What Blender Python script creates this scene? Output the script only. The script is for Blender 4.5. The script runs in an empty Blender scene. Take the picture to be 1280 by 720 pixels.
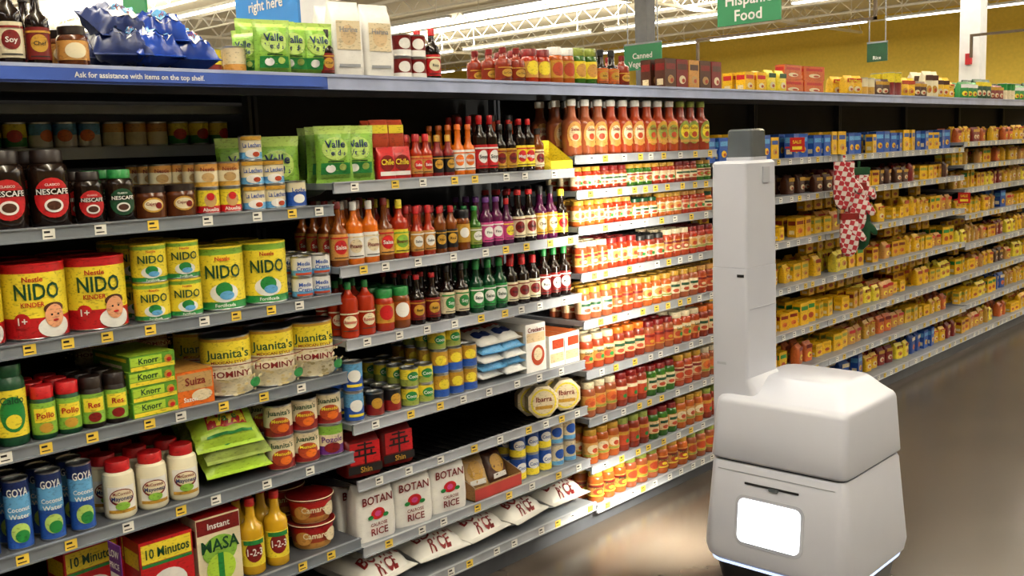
import bpy, math, random
import numpy as np
from mathutils import Matrix, Vector
random.seed(7)
scene = bpy.context.scene
scene.view_settings.view_transform = 'Standard'
pi = math.pi

# ------------------------------------------------------------------ materials
PAL = {}
def P(n, hexv, rough=.45, metal=0.0, var=.10, spec=.5, fine=0.0):
    PAL[n] = (hexv, rough, metal, var, spec, fine)
for n, h in dict(red='B5161B', dred='74100F', orange='D9691C', yellow='E6B414', lemon='E8D236', gold='B98C2E',
                 green='1F7C38', dgreen='0E4226', lgreen='7FAE3C', pgreen='AECB66', blue='1D4A9C', dblue='15285F', lblue='5B9CCB',
                 purple='5F2A78', pink='BE4482', brown='472414', tan='B2905C', skin='D99A70', kraft='A07848', orange2='C4602A',
                 lab1='C08A42', lab2='D2B78E', lab3='A83E20', lab4='85903C', lab5='D9C9A6', ydk='DBAA12', ydk2='CC9A10').items():
    P(n, h, .38, fine=.35)
for n, h in dict(white='E4E2DC', cream='DDD2B0', black='141214', dbrown='1C0F0B', grey='8B8E92').items(): P(n, h, .4, fine=.06)
P('soy', '160A07', .12); P('salsa', '97270F', .2); P('salsab', 'A4501E', .2); P('ketchup', '7C2A18', .25); P('sauce_o', 'C4600F', .2)
P('sauce_g', '2E5A18', .15); P('coffee', '1A0F0A', .15); P('oil', 'C79A1C', .12); P('mayo', 'E6DFC2', .3); P('honey', '4E2611', .15)
P('glassg', '0F3A22', .1); P('plum', '4B123A', .15); P('amber', '6E350D', .15)
P('steel', 'B9BBBE', .28, 1.0); P('gsteel', '8C9096', .35, .8)
P('shelf', '868B92', .45, .3); P('shelf_dark', '4A4D54', .5, .3); P('rail', 'A6AAB2', .35, .2); P('rail2', '7E858F', .35, .3)
P('panel', '222225', .7); P('wire', '0B0B0D', .4, .5); P('valance', '3A56A8', .3); P('valance2', '9EA8C6', .3)
P('tagw', 'E6E4DA', .5); P('tagy', 'E8C648', .5)
_m = {}
def lin(h):
    c = [int(h[i:i+2], 16)/255 for i in (0, 2, 4)]
    return [x/12.92 if x <= .04045 else ((x+.055)/1.055)**2.4 for x in c]
def M(n):
    if n in _m: return _m[n]
    h, ro, me, var, spec, fine = PAL[n]
    m = bpy.data.materials.new(n); m.use_nodes = True
    nt = m.node_tree; b = nt.nodes['Principled BSDF']
    c = lin(h)
    b.inputs['Roughness'].default_value = ro; b.inputs['Metallic'].default_value = me
    b.inputs['Specular IOR Level'].default_value = spec
    no = nt.nodes.new('ShaderNodeTexNoise'); no.inputs['Scale'].default_value = 9
    tc = nt.nodes.new('ShaderNodeTexCoord'); nt.links.new(tc.outputs['Object'], no.inputs['Vector'])
    r = nt.nodes.new('ShaderNodeValToRGB')
    r.color_ramp.elements[0].position = .3; r.color_ramp.elements[1].position = .7
    r.color_ramp.elements[0].color = [x*(1-var*1.5) for x in c]+[1]
    r.color_ramp.elements[1].color = [min(1, x*(1+var)) for x in c]+[1]
    nt.links.new(no.outputs['Fac'], r.inputs['Fac']); out = r.outputs['Color']
    if fine:
        n2 = nt.nodes.new('ShaderNodeTexNoise'); n2.inputs['Scale'].default_value = 110; n2.inputs['Detail'].default_value = 3
        mp = nt.nodes.new('ShaderNodeMapping'); mp.inputs['Scale'].default_value = (1, .6, 1.6)
        nt.links.new(tc.outputs['Object'], mp.inputs['Vector']); nt.links.new(mp.outputs['Vector'], n2.inputs['Vector'])
        r2 = nt.nodes.new('ShaderNodeValToRGB'); r2.color_ramp.interpolation = 'LINEAR'
        r2.color_ramp.elements[0].position = .36; r2.color_ramp.elements[1].position = .44
        r2.color_ramp.elements[0].color = (1-fine, 1-fine, 1-fine, 1); r2.color_ramp.elements[1].color = (1, 1, 1, 1)
        nt.links.new(n2.outputs['Fac'], r2.inputs['Fac'])
        mx = nt.nodes.new('ShaderNodeMix'); mx.data_type = 'RGBA'; mx.blend_type = 'MULTIPLY'; mx.inputs['Factor'].default_value = 1
        nt.links.new(out, mx.inputs['A']); nt.links.new(r2.outputs['Color'], mx.inputs['B']); out = mx.outputs['Result']
    nt.links.new(out, b.inputs['Base Color'])
    _m[n] = m
    return m
def emis(n, col, s):
    m = bpy.data.materials.new(n); m.use_nodes = True
    b = m.node_tree.nodes['Principled BSDF']
    b.inputs['Base Color'].default_value = (*col, 1)
    b.inputs['Emission Color'].default_value = (*col, 1); b.inputs['Emission Strength'].default_value = s
    _m[n] = m; return m

# ------------------------------------------------------------------ text cache
_t = {}
def text_geo(s):
    if s in _t: return _t[s]
    c = bpy.data.curves.new('t', 'FONT'); c.body = s; c.align_x = 'CENTER'; c.offset = .018; c.resolution_u = 2
    o = bpy.data.objects.new('t', c); scene.collection.objects.link(o)
    bpy.context.view_layer.update()
    me = o.evaluated_get(bpy.context.evaluated_depsgraph_get()).to_mesh()
    v = [(p.co.x, p.co.y) for p in me.vertices]; f = [tuple(p.vertices) for p in me.polygons]
    bpy.data.objects.remove(o); bpy.data.curves.remove(c)
    w = max(a for a, _ in v)-min(a for a, _ in v)
    _t[s] = (v, f, w); return _t[s]

# ------------------------------------------------------------------ templates
class T:
    def __init__(s): s.v = []; s.f = []; s.m = []; s.arr = None
    def add(s, vs, fs, mat):
        o = len(s.v); s.v += vs
        for i, f in enumerate(fs):
            s.f.append([k+o for k in f]); s.m.append(mat if isinstance(mat, str) else mat[i])
        return s
    def box(s, x0, x1, y0, y1, z0, z1, mat):
        vs = [(x, y, z) for x in (x0, x1) for y in (y0, y1) for z in (z0, z1)]
        return s.add(vs, [(0, 1, 3, 2), (4, 6, 7, 5), (0, 4, 5, 1), (2, 3, 7, 6), (0, 2, 6, 4), (1, 5, 7, 3)], mat)
    def lathe(s, prof, mats, seg=16, cx=0, cy=0, z0=0, sx=1, sy=1, topmat=None):
        vs = []; fs = []; ms = []
        for r, z in prof:
            for i in range(seg):
                a = 2*pi*i/seg
                vs.append((cx+r*sx*math.cos(a), cy+r*sy*math.sin(a), z0+z))
        for k in range(len(prof)-1):
            for i in range(seg):
                j = (i+1) % seg
                fs.append((k*seg+i, k*seg+j, (k+1)*seg+j, (k+1)*seg+i)); ms.append(mats[min(k, len(mats)-1)])
        fs.append(tuple(range(seg))[::-1]); ms.append(mats[0])
        n = len(prof)-1; fs.append(tuple(n*seg+i for i in range(seg))); ms.append(topmat or mats[-1])
        return s.add(vs, fs, ms)
    def decals(s, mp, D, off=.0007, cell=.012):
        for d in D:
            k = d[0]
            if k == 'r':
                _, u0, u1, v0, v1, m = d
                nu = max(1, int(math.ceil((u1-u0)/cell))); nv = max(1, int(math.ceil((v1-v0)/(cell*2))))
                vs = [mp(u0+(u1-u0)*i/nu, v0+(v1-v0)*j/nv, off) for j in range(nv+1) for i in range(nu+1)]
                fs = [(j*(nu+1)+i, j*(nu+1)+i+1, (j+1)*(nu+1)+i+1, (j+1)*(nu+1)+i) for j in range(nv) for i in range(nu)]
                s.add(vs, fs, m)
            elif k == 'e':
                _, uc, vc, ru, rv, m = d
                n = 10; vs = []
                for i in range(n+1):
                    a = pi*i/n; uu = uc-ru*math.cos(a); h = rv*math.sin(a)
                    vs += [mp(uu, vc-h, off), mp(uu, vc, off), mp(uu, vc+h, off)]
                fs = []
                for i in range(n):
                    b = 3*i
                    fs += [(b, b+3, b+4, b+1), (b+1, b+4, b+5, b+2)]
                s.add(vs, fs, m)
            elif k == 't':
                _, st, uc, vc, h, m = d[:6]
                v, f, w = text_geo(st); sc = h/.7
                if len(d) > 6 and w*sc > d[6]: sx = d[6]/w
                else: sx = sc
                s.add([mp(uc+x*sx, vc+y*sc-h/2, off+.0012) for x, y in v], f, m)
            off += .0006
        return s
def cyl(R): return lambda u, v, o: ((R+o)*math.cos(u/R), (R+o)*math.sin(u/R), v)
def flat(X): return lambda u, v, o: (X+o, u, v)

def can(R, H, bands, D=(), lid='steel', seg=20):
    t = T(); prof = [(R*.97, 0), (R*1.01, .002), (R*1.01, .005)]; ms = ['steel', 'steel', 'steel']
    z = .006; prof.append((R, z))
    for fr, m in bands:
        z1 = .006+(H-.012)*fr; prof.append((R, z1)); ms.append(m)
    prof += [(R*1.01, H-.005), (R*1.01, H-.001), (R*.95, H), (R*.93, H-.004)]; ms += [lid, lid, lid, lid]
    t.lathe(prof, ms, seg); t.decals(cyl(R), D, cell=R*.25); return t
def bottle(R, H, body, label, cap, lab=(.1, .5), sh=.6, neck=.36, capf=.14, D=(), seg=14, sy=1.0, neckmat=None):
    t = T(); nk = neckmat or body
    prof = [(R*.9, 0), (R, .02*H), (R, lab[0]*H), (R+.0006, lab[0]*H), (R+.0006, lab[1]*H), (R, lab[1]*H), (R, sh*H), (R*.9, (sh+.06)*H),
            (R*(neck*.5+.5)*.85, (sh+.1)*H), (R*(neck+.06), (sh+.16)*H), (R*neck, (1-capf-.01)*H), (R*neck*1.18, (1-capf)*H), (R*neck*1.18, .985*H), (R*neck, H)]
    ms = [body, body, body, label, body, body, body, body, body, nk, nk, cap, cap]
    t.lathe(prof, ms, seg, sy=sy)
    t.decals(cyl(R+.0006), D, cell=R*.3); return t
def jar(R, H, body, label, cap, lab=(.2, .65), D=(), seg=16, capr=.88, capf=.2):
    t = T(); c = 1-capf
    prof = [(R*.9, 0), (R, .04*H), (R, lab[0]*H), (R+.0006, lab[0]*H), (R+.0006, lab[1]*H), (R, lab[1]*H), (R, (c-.12)*H), (R*.94, (c-.05)*H), (R*capr*.96, (c-.01)*H),
            (R*capr, c*H), (R*capr, .98*H), (R*capr*.94, H)]
    ms = [body, body, body, label, body, body, body, body, cap, cap, cap]
    t.lathe(prof, ms, seg); t.decals(cyl(R+.0006), D, cell=R*.3); return t
def carton(w, h, d, m, D=(), top=None):
    t = T(); t.box(-d/2, d/2, -w/2, w/2, 0, h, m)
    c = .0015
    if top: t.add([(-d/2, -w/2, h+c), (d/2, -w/2, h+c), (d/2, w/2, h+c), (-d/2, w/2, h+c)], [(0, 1, 2, 3)], top)
    t.decals(flat(d/2), D, cell=1)
    t.decals(lambda u, v, o: (u, -w/2-o, v), [('r', -d*.42, d*.42, h*.62, h*.85, D[0][5]), ('r', -d*.3, d*.3, h*.15, h*.35, 'lab5')] if len(D) else [], cell=1)
    return t
def bag(w, h, th, m, D=(), crimp=.08, seed=0, topm=None, wr_=1.0):
    t = T(); rn = random.Random(seed); n = 14
    ph = [rn.uniform(0, 6) for _ in range(4)]
    def fx(u, v):
        a = max(0, 1-abs(2*u/w)**2.6); vv = (v/h-crimp)/(1-2*crimp)*2-1
        b = max(0, 1-abs(vv)**3) if abs(vv) < 1 else 0
        wr = 1+wr_*(.10*math.sin(u/w*19+ph[0]+v/h*7)+.08*math.sin(v/h*23+ph[1])+.06*math.sin((u/w-v/h)*31+ph[3]))
        return th/2*math.sqrt(a*b)*wr+.001
    def fy(u, v):
        return u*(1-.05*math.sin(pi*v/h)+.01*math.sin(v/h*25+ph[2]))
    for sg in (1, -1):
        vs = [(sg*fx(-w/2+w*i/n, h*j/n), fy(-w/2+w*i/n, h*j/n), h*j/n) for j in range(n+1) for i in range(n+1)]
        fs = []; ms = []
        for j in range(n):
            for i in range(n):
                q = (j*(n+1)+i, j*(n+1)+i+1, (j+1)*(n+1)+i+1, (j+1)*(n+1)+i)
                fs.append(q if sg > 0 else q[::-1]); ms.append(topm if (topm and (j >= n-2)) else m)
        t.add(vs, fs, ms)
    t.decals(lambda u, v, o: (fx(u, v)+o+.0015, fy(u, v), v), D, cell=.014); return t
def block_bag(w, h, d, m, D=(), seed=0):
    t = T(); rn = random.Random(seed); ph = rn.uniform(0, 6)
    secs = [(0, .96, .96), (.03, 1, 1), (.25, 1.02, 1.05), (.5, 1, 1.03), (.72, .98, .95), (.84, .97, .7), (.92, .97, .25), (1, .98, .06)]
    seg = 24; vs = []
    for f, a, b in secs:
        for i in range(seg):
            an = 2*pi*i/seg
            c, s_ = math.cos(an), math.sin(an)
            k = .35
            X = math.copysign(abs(c)**k, c)*d/2*b; Y = math.copysign(abs(s_)**k, s_)*w/2*a
            vs.append((X*(1+.04*math.sin(f*14+ph+Y*40)), Y, f*h))
    fs = [(k*seg+i, k*seg+(i+1) % seg, (k+1)*seg+(i+1) % seg, (k+1)*seg+i) for k in range(len(secs)-1) for i in range(seg)]
    fs += [tuple(range(seg))[::-1], tuple((len(secs)-1)*seg+i for i in range(seg))]
    t.add(vs, fs, m)
    t.decals(lambda u, v, o: (d/2*1.075+o, u, v), D, cell=1); return t

class Group:
    def __init__(s, name): s.name = name; s.V = []; s.F = []; s.Mi = []; s.mats = {}; s.n = 0
    def put(s, t, x=0, y=0, z=0, rz=0, sc=1, mat=None):
        if t.arr is None: t.arr = np.array(t.v, float)
        A = t.arr*sc
        if mat is not None:
            m = np.array(mat)[:3, :3]; A = A@m.T
        if rz:
            c, q = math.cos(math.radians(rz)), math.sin(math.radians(rz))
            A = A@np.array([[c, -q, 0], [q, c, 0], [0, 0, 1]]).T
        s.V.append(A+np.array([x, y, z])); n = s.n
        s.F += [[k+n for k in f] for f in t.f]
        for m in t.m:
            if m not in s.mats: s.mats[m] = len(s.mats)
            s.Mi.append(s.mats[m])
        s.n += len(A); return s
    def done(s, parent=None, smooth=True, ang=38):
        me = bpy.data.meshes.new(s.name)
        me.from_pydata(np.concatenate(s.V).tolist(), [], s.F)
        for m in s.mats: me.materials.append(_m[m] if m in _m else M(m))
        me.polygons.foreach_set('material_index', s.Mi)
        if smooth:
            me.polygons.foreach_set('use_smooth', [True]*len(me.polygons)); me.set_sharp_from_angle(angle=math.radians(ang))
        me.update()
        o = bpy.data.objects.new(s.name, me); scene.collection.objects.link(o)
        if parent: o.parent = parent
        return o
def tilt(deg): return Matrix.Rotation(math.radians(-deg), 3, 'Y')
LIE = tilt(90)

# ------------------------------------------------------------------ room shell
def solid(name, x0, x1, y0, y1, z0, z1, mat, parent=None):
    g = Group(name); g.put(T().box(x0, x1, y0, y1, z0, z1, mat)); return g.done(parent, smooth=False)
P('wall_yellow', 'F2D25C', .8, 0, .04, .1); P('wall_beige', 'C9B98E', .8, 0, .04, .1); P('ceil', 'F2E8CC', .9, 0, .03, .1); P('joist', 'F0EBDC', .7, 0, .03, .2)
P('paintw', 'E4E4E2', .5, 0, .03); P('pole', '6B5A45', .6); P('signg', '2E8455', .5, 0, .03); P('signb', '2F7FCC', .5, 0, .03); P('dgrey', '4A4C52', .5)
m = bpy.data.materials.new('floor_concrete'); m.use_nodes = True; nt = m.node_tree; b = nt.nodes['Principled BSDF']
tc = nt.nodes.new('ShaderNodeTexCoord'); n1 = nt.nodes.new('ShaderNodeTexNoise'); n1.inputs['Scale'].default_value = .7; n1.inputs['Detail'].default_value = 6; n1.inputs['Roughness'].default_value = .6
n2 = nt.nodes.new('ShaderNodeTexNoise'); n2.inputs['Scale'].default_value = 2.5; n2.inputs['Detail'].default_value = 3
r = nt.nodes.new('ShaderNodeValToRGB'); r.color_ramp.elements[0].position = .3; r.color_ramp.elements[1].position = .72
r.color_ramp.elements[0].color = (.050, .040, .032, 1); r.color_ramp.elements[1].color = (.072, .057, .045, 1)
nt.links.new(tc.outputs['Object'], n1.inputs['Vector']); nt.links.new(tc.outputs['Object'], n2.inputs['Vector'])
nt.links.new(n1.outputs['Fac'], r.inputs['Fac']); nt.links.new(r.outputs['Color'], b.inputs['Base Color'])
mr = nt.nodes.new('ShaderNodeMapRange'); mr.inputs['To Min'].default_value = .19; mr.inputs['To Max'].default_value = .27
nt.links.new(n2.outputs['Fac'], mr.inputs['Value']); nt.links.new(mr.outputs['Result'], b.inputs['Roughness'])
_m['floor_concrete'] = m
solid('floor', -60, 14, -12, 37, -.1, 0, 'floor_concrete')
solid('ceiling', -60, 14, -12, 37, 6.2, 6.3, 'ceil')
solid('wall_far', -60, 14, 37, 37.2, 0, 6.2, 'wall_yellow')
solid('wall_near', -60, 14, -12.2, -12, 0, 6.2, 'wall_beige')
solid('wall_left', -60.2, -60, -12, 37, 0, 6.2, 'wall_beige')
solid('wall_right', 14, 14.2, -12, 37, 0, 6.2, 'wall_beige')
g = Group('ceiling_joists'); t = T()
for k in range(15):
    Y = -8+k*3.05
    t.box(-58, 13, Y-.04, Y+.04, 6.10, 6.19, 'joist'); t.box(-58, 13, Y-.03, Y+.03, 5.72, 5.77, 'joist')
    if k > 2:
        for j in range(72):
            x = -48+j*.82
            t.add([(x, Y-.012, 5.76), (x+.04, Y-.012, 5.76), (x+.45, Y-.012, 6.12), (x+.41, Y-.012, 6.12)], [(0, 1, 2, 3)], 'joist')
            t.add([(x+.41, Y+.012, 6.12), (x+.45, Y+.012, 6.12), (x+.86, Y+.012, 5.76), (x+.82, Y+.012, 5.76)], [(0, 1, 2, 3)], 'joist')
for X in (-40, -28, -16, -4.5, 7):
    t.box(X-.06, X+.06, -11, 36, 5.5, 5.58, 'joist'); t.box(X-.06, X+.06, -11, 36, 6.04, 6.12, 'joist')
    for j in range(46):
        y = -10+j
        t.add([(X, y, 5.56), (X, y+.07, 5.56), (X, y+.57, 6.1), (X, y+.5, 6.1)], [(0, 1, 2, 3)], 'joist')
        t.add([(X, y+.5, 6.1), (X, y+.57, 6.1), (X, y+1.07, 5.56), (X, y+1.0, 5.56)], [(0, 1, 2, 3)], 'joist')
g.put(t); g.done(smooth=False)
emis('tube', (1, .98, .92), 6)
def lamp(name, x, y, z, L, w, e, up=False, col=(1, .945, .85)):
    ld = bpy.data.lights.new(name, 'AREA'); ld.shape = 'RECTANGLE'; ld.size = L; ld.size_y = w; ld.energy = e; ld.color = col
    lo = bpy.data.objects.new(name, ld); lo.location = (x, y, z); scene.collection.objects.link(lo)
    if up: lo.rotation_euler = (pi, 0, 0)
for k, Y in enumerate((-5, 1, 7, 13, 19, 25, 31)):
    g = Group('ceiling_strip_light'); t = T()
    for s0 in range(9):
        x0 = -44+s0*6.2
        t.box(x0, x0+5.6, Y-.09, Y+.09, 5.33, 5.40, 'paintw'); t.box(x0+.02, x0+5.58, Y-.07, Y+.07, 5.29, 5.33, 'tube')
        for q in (.5, 5.1): t.box(x0+q-.01, x0+q+.01, Y-.01, Y+.01, 5.4, 6.2, 'joist')
    g.put(t); g.done(smooth=False)
    L = 16 if Y < 5 else 40
    lamp('strip_lamp', 8-L/2 if Y >= 5 else -2, Y, 5.285, L, .14, L*{-5: 24, 1: 28, 7: 23, 13: 20}.get(Y, 24))
    if k in (1, 3, 5): lamp('ceiling_fill_light', -14, Y, 5.41, 44, .2, 44*72, True, (1, .935, .80))  # upward fill lamp added over some rows to brighten the ceiling
def column(x, y, w, mat):
    g = Group('structural_column'); t = T().box(x-w/2, x+w/2, y-w/2, y+w/2, 0, 6.2, mat)
    t.box(x-w/2-.02, x+w/2+.02, y-w/2-.02, y+w/2+.02, 0, 1.1, 'dgrey')
    t.box(x-w*.15, x+w*.15, y-w/2-.06, y-w/2, 3.0, 3.2, 'red' if mat == 'paintw' and w < .41 else mat); g.put(t); g.done(smooth=False)
column(-9.04, 6.5, .42, 'paintw'); column(-6.65, 19.8, .36, 'paintw'); column(-11.7, 16.5, .28, 'dgrey')
def sign(x, y, z, w, h, mat, lines, th, bot=None):
    g = Group('hanging_aisle_sign'); t = T(); t.box(x-w/2, x+w/2, y-.01, y+.01, z, z+h, mat)
    t.box(x-w/2, x+w/2, y-.014, y+.014, z+h, z+h+.025, 'gsteel')
    for q in (-.4, .4): t.box(x+q*w-.006, x+q*w+.006, y-.006, y+.006, z+h, 6.2, 'gsteel')
    mp = lambda u, v, o: (x+u, y-.011-o, v)
    n = len(lines); bot = th*1.1 if bot is None else bot
    D = [('t', s, 0, z+bot+(n-1-i)*th*1.45, th, 'white', w*.9) for i, s in enumerate(lines)]
    t.decals(mp, D, off=.001, cell=1); g.put(t); g.done(smooth=False)
sign(-5.98, 4.02, 2.60, .74, .62, 'signb', ['new low price', 'You can check it', 'right here'], .072, .18)
sign(-7.3, 3.75, 2.77, .34, .26, 'signg', ['Canned'], .055)
sign(-4.6, 8.05, 2.76, .62, .42, 'signg', ['Hispanic', 'Food'], .095, .08)
sign(-8.2, 11.5, 2.77, .62, .34, 'signg', ['Canned', 'Vegetables'], .075)
sign(-6.2, 14.5, 2.82, .3, .26, 'dgreen', ['Rice'], .05)
for (x, y, z, L) in ((-5.6, 10.5, 2.95, 2.2), (-3.6, 13.0, 2.9, 1.6)):
    g = Group('sign_bracket'); g.put(T().box(x-L/2, x+L/2, y-.015, y+.015, z, z+.03, 'pole').box(x+L/2-.03, x+L/2, y-.015, y+.015, z, 6.2, 'pole').box(x-L/2, x-L/2+.03, y-.015, y+.015, z-.25, z, 'pole')); g.done(smooth=False)

# ------------------------------------------------------------------ shelving
SEC = [(-.42, .86), (.86, 2.12), (2.12, 3.44), (3.44, 4.62), (4.62, 5.84), (5.84, 7.06), (7.06, 8.28), (8.28, 9.5), (9.5, 10.72), (10.72, 11.94)]
L4 = [1.62, 1.40, 1.14, .87, .60, .35, .12]; L5 = [1.66, 1.48, 1.29, 1.08, .84, .6, .36, .12]
LEV = [[1.56, 1.25, .97, .68, .36, .12], [1.56, 1.25, .97, .68, .36, .12], [1.635, 1.34, 1.08, .775, .565, .32, .12],
       [1.69, 1.535, 1.375, 1.165, .95, .72, .50, .28, .10], L4, L4, L4, L5, L5, L5]
def FX(z): return -2.76 if z < .2 else -2.785-.045*(z-.3)/1.35
tags = Group('shelf_price_tags'); tt = T()
for i, ((a, b), lv) in enumerate(zip(SEC, LEV)):
    g = Group('gondola_shelving_unit'); t = T()
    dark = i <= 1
    t.box(-3.36, -3.33, a, b, 0, 1.72 if i in (0, 1) else 2.0, 'panel')
    t.box(-3.90, -3.88, a, b, 0, 2.0, 'panel')
    for q in (a+.006, b-.02):
        t.box(-3.33, -3.29, q, q+.014, 0, 2.0, 'shelf_dark')
    for z in lv:
        x1 = FX(z); wire = (i == 2 and z == .565)
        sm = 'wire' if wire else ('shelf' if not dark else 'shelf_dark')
        if z < .2:
            t.box(-3.33, x1-.03, a, b, 0, z-.01, 'shelf_dark')
        if wire:
            t.box(-3.33, x1-.002, a+.006, b-.006, z-.012, z-.006, 'wire')
            for k in range(26):
                y = a+.02+k*(b-a-.04)/25; t.box(-3.32, x1-.01, y-.003, y+.003, z-.006, z, 'wire')
        else: t.box(-3.33, x1-.002, a+.004, b-.004, z-.022, z, sm)
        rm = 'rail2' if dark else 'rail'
        y0, y1 = a+.004, b-.004
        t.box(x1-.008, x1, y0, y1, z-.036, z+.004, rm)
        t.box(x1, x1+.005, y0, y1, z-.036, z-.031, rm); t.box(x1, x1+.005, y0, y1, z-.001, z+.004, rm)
        if z > .2:
            for q in (a+.012, b-.018):
                t.add([(-3.32, q, z-.022), (x1-.06, q, z-.022), (x1-.1, q, z-.04), (-3.32, q, z-.1),
                       (-3.32, q+.006, z-.022), (x1-.06, q+.006, z-.022), (x1-.1, q+.006, z-.04), (-3.32, q+.006, z-.1)],
                      [(0, 1, 2, 3), (7, 6, 5, 4), (0, 4, 5, 1), (1, 5, 6, 2), (2, 6, 7, 3)], 'shelf_dark')
        y = a+.06+random.random()*.05
        while y < b-.06:
            w = .034; m_ = 'tagy' if random.random() < .4 else 'tagw'
            tt.box(x1+.001, x1+.0035, y, y+w, z-.031, z-.002, m_)
            tt.box(x1+.0036, x1+.0042, y+.004, y+w*.6, z-.014, z-.008, 'black'); tt.box(x1+.0036, x1+.0042, y+.004, y+w*.8, z-.025, z-.022, 'black')
            y += random.uniform(.1, .19) if i < 3 else random.uniform(.08, .15)
    t.box(-3.86, -2.83, a+.001, b-.001, 1.975, 2.0, 'shelf_dark'); t.box(-2.83, -2.822, a, b, 1.955, 2.005, 'valance' if i < 2 else 'valance2')
    t.box(-2.822, -2.817, a, b, 1.997, 2.007, 'valance2')
    for q in (-3.1,): t.box(q-.02, q+.02, a, b, 1.95, 1.975, 'shelf_dark')
    if i <= 1:
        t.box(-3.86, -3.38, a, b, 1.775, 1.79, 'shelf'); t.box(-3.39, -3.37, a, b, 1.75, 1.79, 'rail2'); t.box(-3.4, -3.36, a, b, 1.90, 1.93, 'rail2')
    g.put(t); g.done(smooth=False)
tags.put(tt); tags.done(smooth=False)
g = Group('top_shelf_notice_strip'); t = T()
t.box(-2.8165, -2.8145, .9, 2.1, 1.962, 1.996, 'valance')
t.decals(flat(-2.8145), [('t', 'Ask for assistance with items on the top shelf.', 1.45, 1.979, .015, 'white', .62)], off=.0004, cell=1)
g.put(t); g.done(smooth=False)

# ------------------------------------------------------------------ product fill helper
def fill(g, tp, y0, y1, z, R, H=0, rows=2, stack=1, xf=None, rot=(-30, -8), gap=.003, blk=3, d=None, jit=.003, miss=0.0, scv=0.0):
    xf = FX(z)-.018 if xf is None else xf
    pitch = 2*R+gap; n = max(1, int((y1-y0+gap+1e-6)/pitch)); ext = (y1-y0-n*pitch)/max(1, n)
    d = d or 2*R
    for i in range(n):
        y = y0+R+i*(pitch+ext); t = tp[(i//blk) % len(tp)]
        sc = 1-scv*(((i//blk)*7+3) % 5)/4
        for k in range(rows):
            if k == 0 and random.random() < miss: continue
            for s in range(stack):
                g.put(t, xf-d/2-k*(d+gap)-random.random()*jit, y+random.uniform(-1, 1)*min(jit, gap/2), z+s*H+.0005, rz=random.uniform(*rot), sc=sc)
    return g

# ================================================================== SECTION 1
def coffee(R, H, cap, lc):
    return jar(R, H, 'coffee', 'coffee', cap, (.2, .6), capr=.80, capf=.16, seg=20, D=[
        ('e', 0, H*.38, R*.95, H*.26, lc), ('r', -R*.95, R*.95, H*.42, H*.5, 'coffee'), ('t', 'NESCAFE', 0, H*.46, H*.07, 'white', R*1.8), ('t', 'CLASICO', 0, H*.55, H*.03, 'white', R), ('e', 0, H*.28, R*.45, H*.09, 'white'), ('e', 0, H*.28, R*.33, H*.06, 'brown')])
g = Group('instant_coffee_jars')
A = coffee(.054, .215, 'dbrown', 'red'); B = coffee(.04, .15, 'dbrown', 'red'); C = coffee(.041, .152, 'green', 'dgreen')
z = 1.56; xf = FX(z)-.02
for k in range(3):
    for y in (.95, 1.065, 1.185): g.put(A, xf-.055-k*.115, y, z, -12)
    g.put(B, xf-.042-k*.09, 1.292, z, -12); g.put(C, xf-.042-k*.09, 1.385, z, -15)
g.done()
g = Group('caramel_spread_jars'); t = jar(.047, .1, 'honey', 'honey', 'dbrown', (.25, .65), capr=.95, D=[('e', 0, .042, .032, .022, 'gold'), ('e', 0, .042, .027, .017, 'cream'), ('e', .015, .04, .01, .01, 'dred'), ('t', 'Cajeta', -.005, .046, .009, 'dred', .04)])
for k in range(3):
    for y in (1.482, 1.583): g.put(t, xf-.05-k*.1, y, z, -15)
g.done()
g = Group('chocolate_drink_cans'); t = can(.036, .082, [(.3, 'red'), (1, 'lemon')], D=[('e', 0, .045, .02, .022, 'tan'), ('e', 0, .056, .012, .012, 'red'), ('t', 'Abuelita', 0, .016, .011, 'white', .05)])
t1 = can(.036, .082, [(.2, 'gold'), (.7, 'cream'), (1, 'lab1')], D=[('t', 'Nestle', 0, .06, .012, 'dred', .05), ('e', 0, .035, .02, .014, 'tan')])
for k in range(3):
    for y in (1.672, 1.75): g.put(t, xf-.04-k*.076, y, z, -16); g.put(t1, xf-.04-k*.076, y, z+.082, -20)
    g.put(t1, xf-.2-k*.076, 1.60, z, -16); g.put(t1, xf-.2-k*.076, 1.60, z+.082, -16)
g.done()
g = Group('condensed_milk_cans'); t = can(.037, .082, [(.3, 'lblue'), (.62, 'cream'), (1, 'cream')], D=[('t', 'La Lechera', 0, .05, .015, 'blue', .064), ('e', 0, .022, .025, .014, 'white'), ('r', -.04, .04, .066, .078, 'gold'), ('e', .01, .02, .012, .008, 'lab3')])
fill(g, [t], 1.80, 1.96, z, .038, .082, 3, 2, rot=(-25, -10)); fill(g, [t], 1.82, 1.96, z+.164, .036, .082, 1, 1, rot=(-25, -10), xf=xf-.03)
t2 = can(.034, .09, [(.6, 'blue'), (1, 'cream')], D=[('t', 'Leche', 0, .06, .014, 'blue', .05), ('e', 0, .03, .02, .015, 'white')])
fill(g, [t2], 1.97, 2.11, z, .035, .09, 3, 1, rot=(-25, -10)); g.done()
def gbag(s, w=.135, h=.2): return bag(w, h, .06, 'lgreen', topm='pgreen', seed=s, D=[('r', -w*.4, w*.4, .03, .07, 'green'), ('e', 0, h*.6, w*.36, h*.2, 'pgreen'), ('t', 'Valle', 0, h*.68, .026, 'dblue', w*.62), ('t', 'Verde', 0, h*.53, .02, 'dblue', w*.6), ('e', -.02, .05, .018, .014, 'white'), ('e', .025, .055, .014, .012, 'peas'), ('r', -.03, .03, .073, .077, 'dgreen')])
P('peas', '95A94E', .5, 0, .3, fine=.3)
gb = [gbag(k) for k in range(4)]
g = Group('green_snack_bags')
z = 1.635
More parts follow.
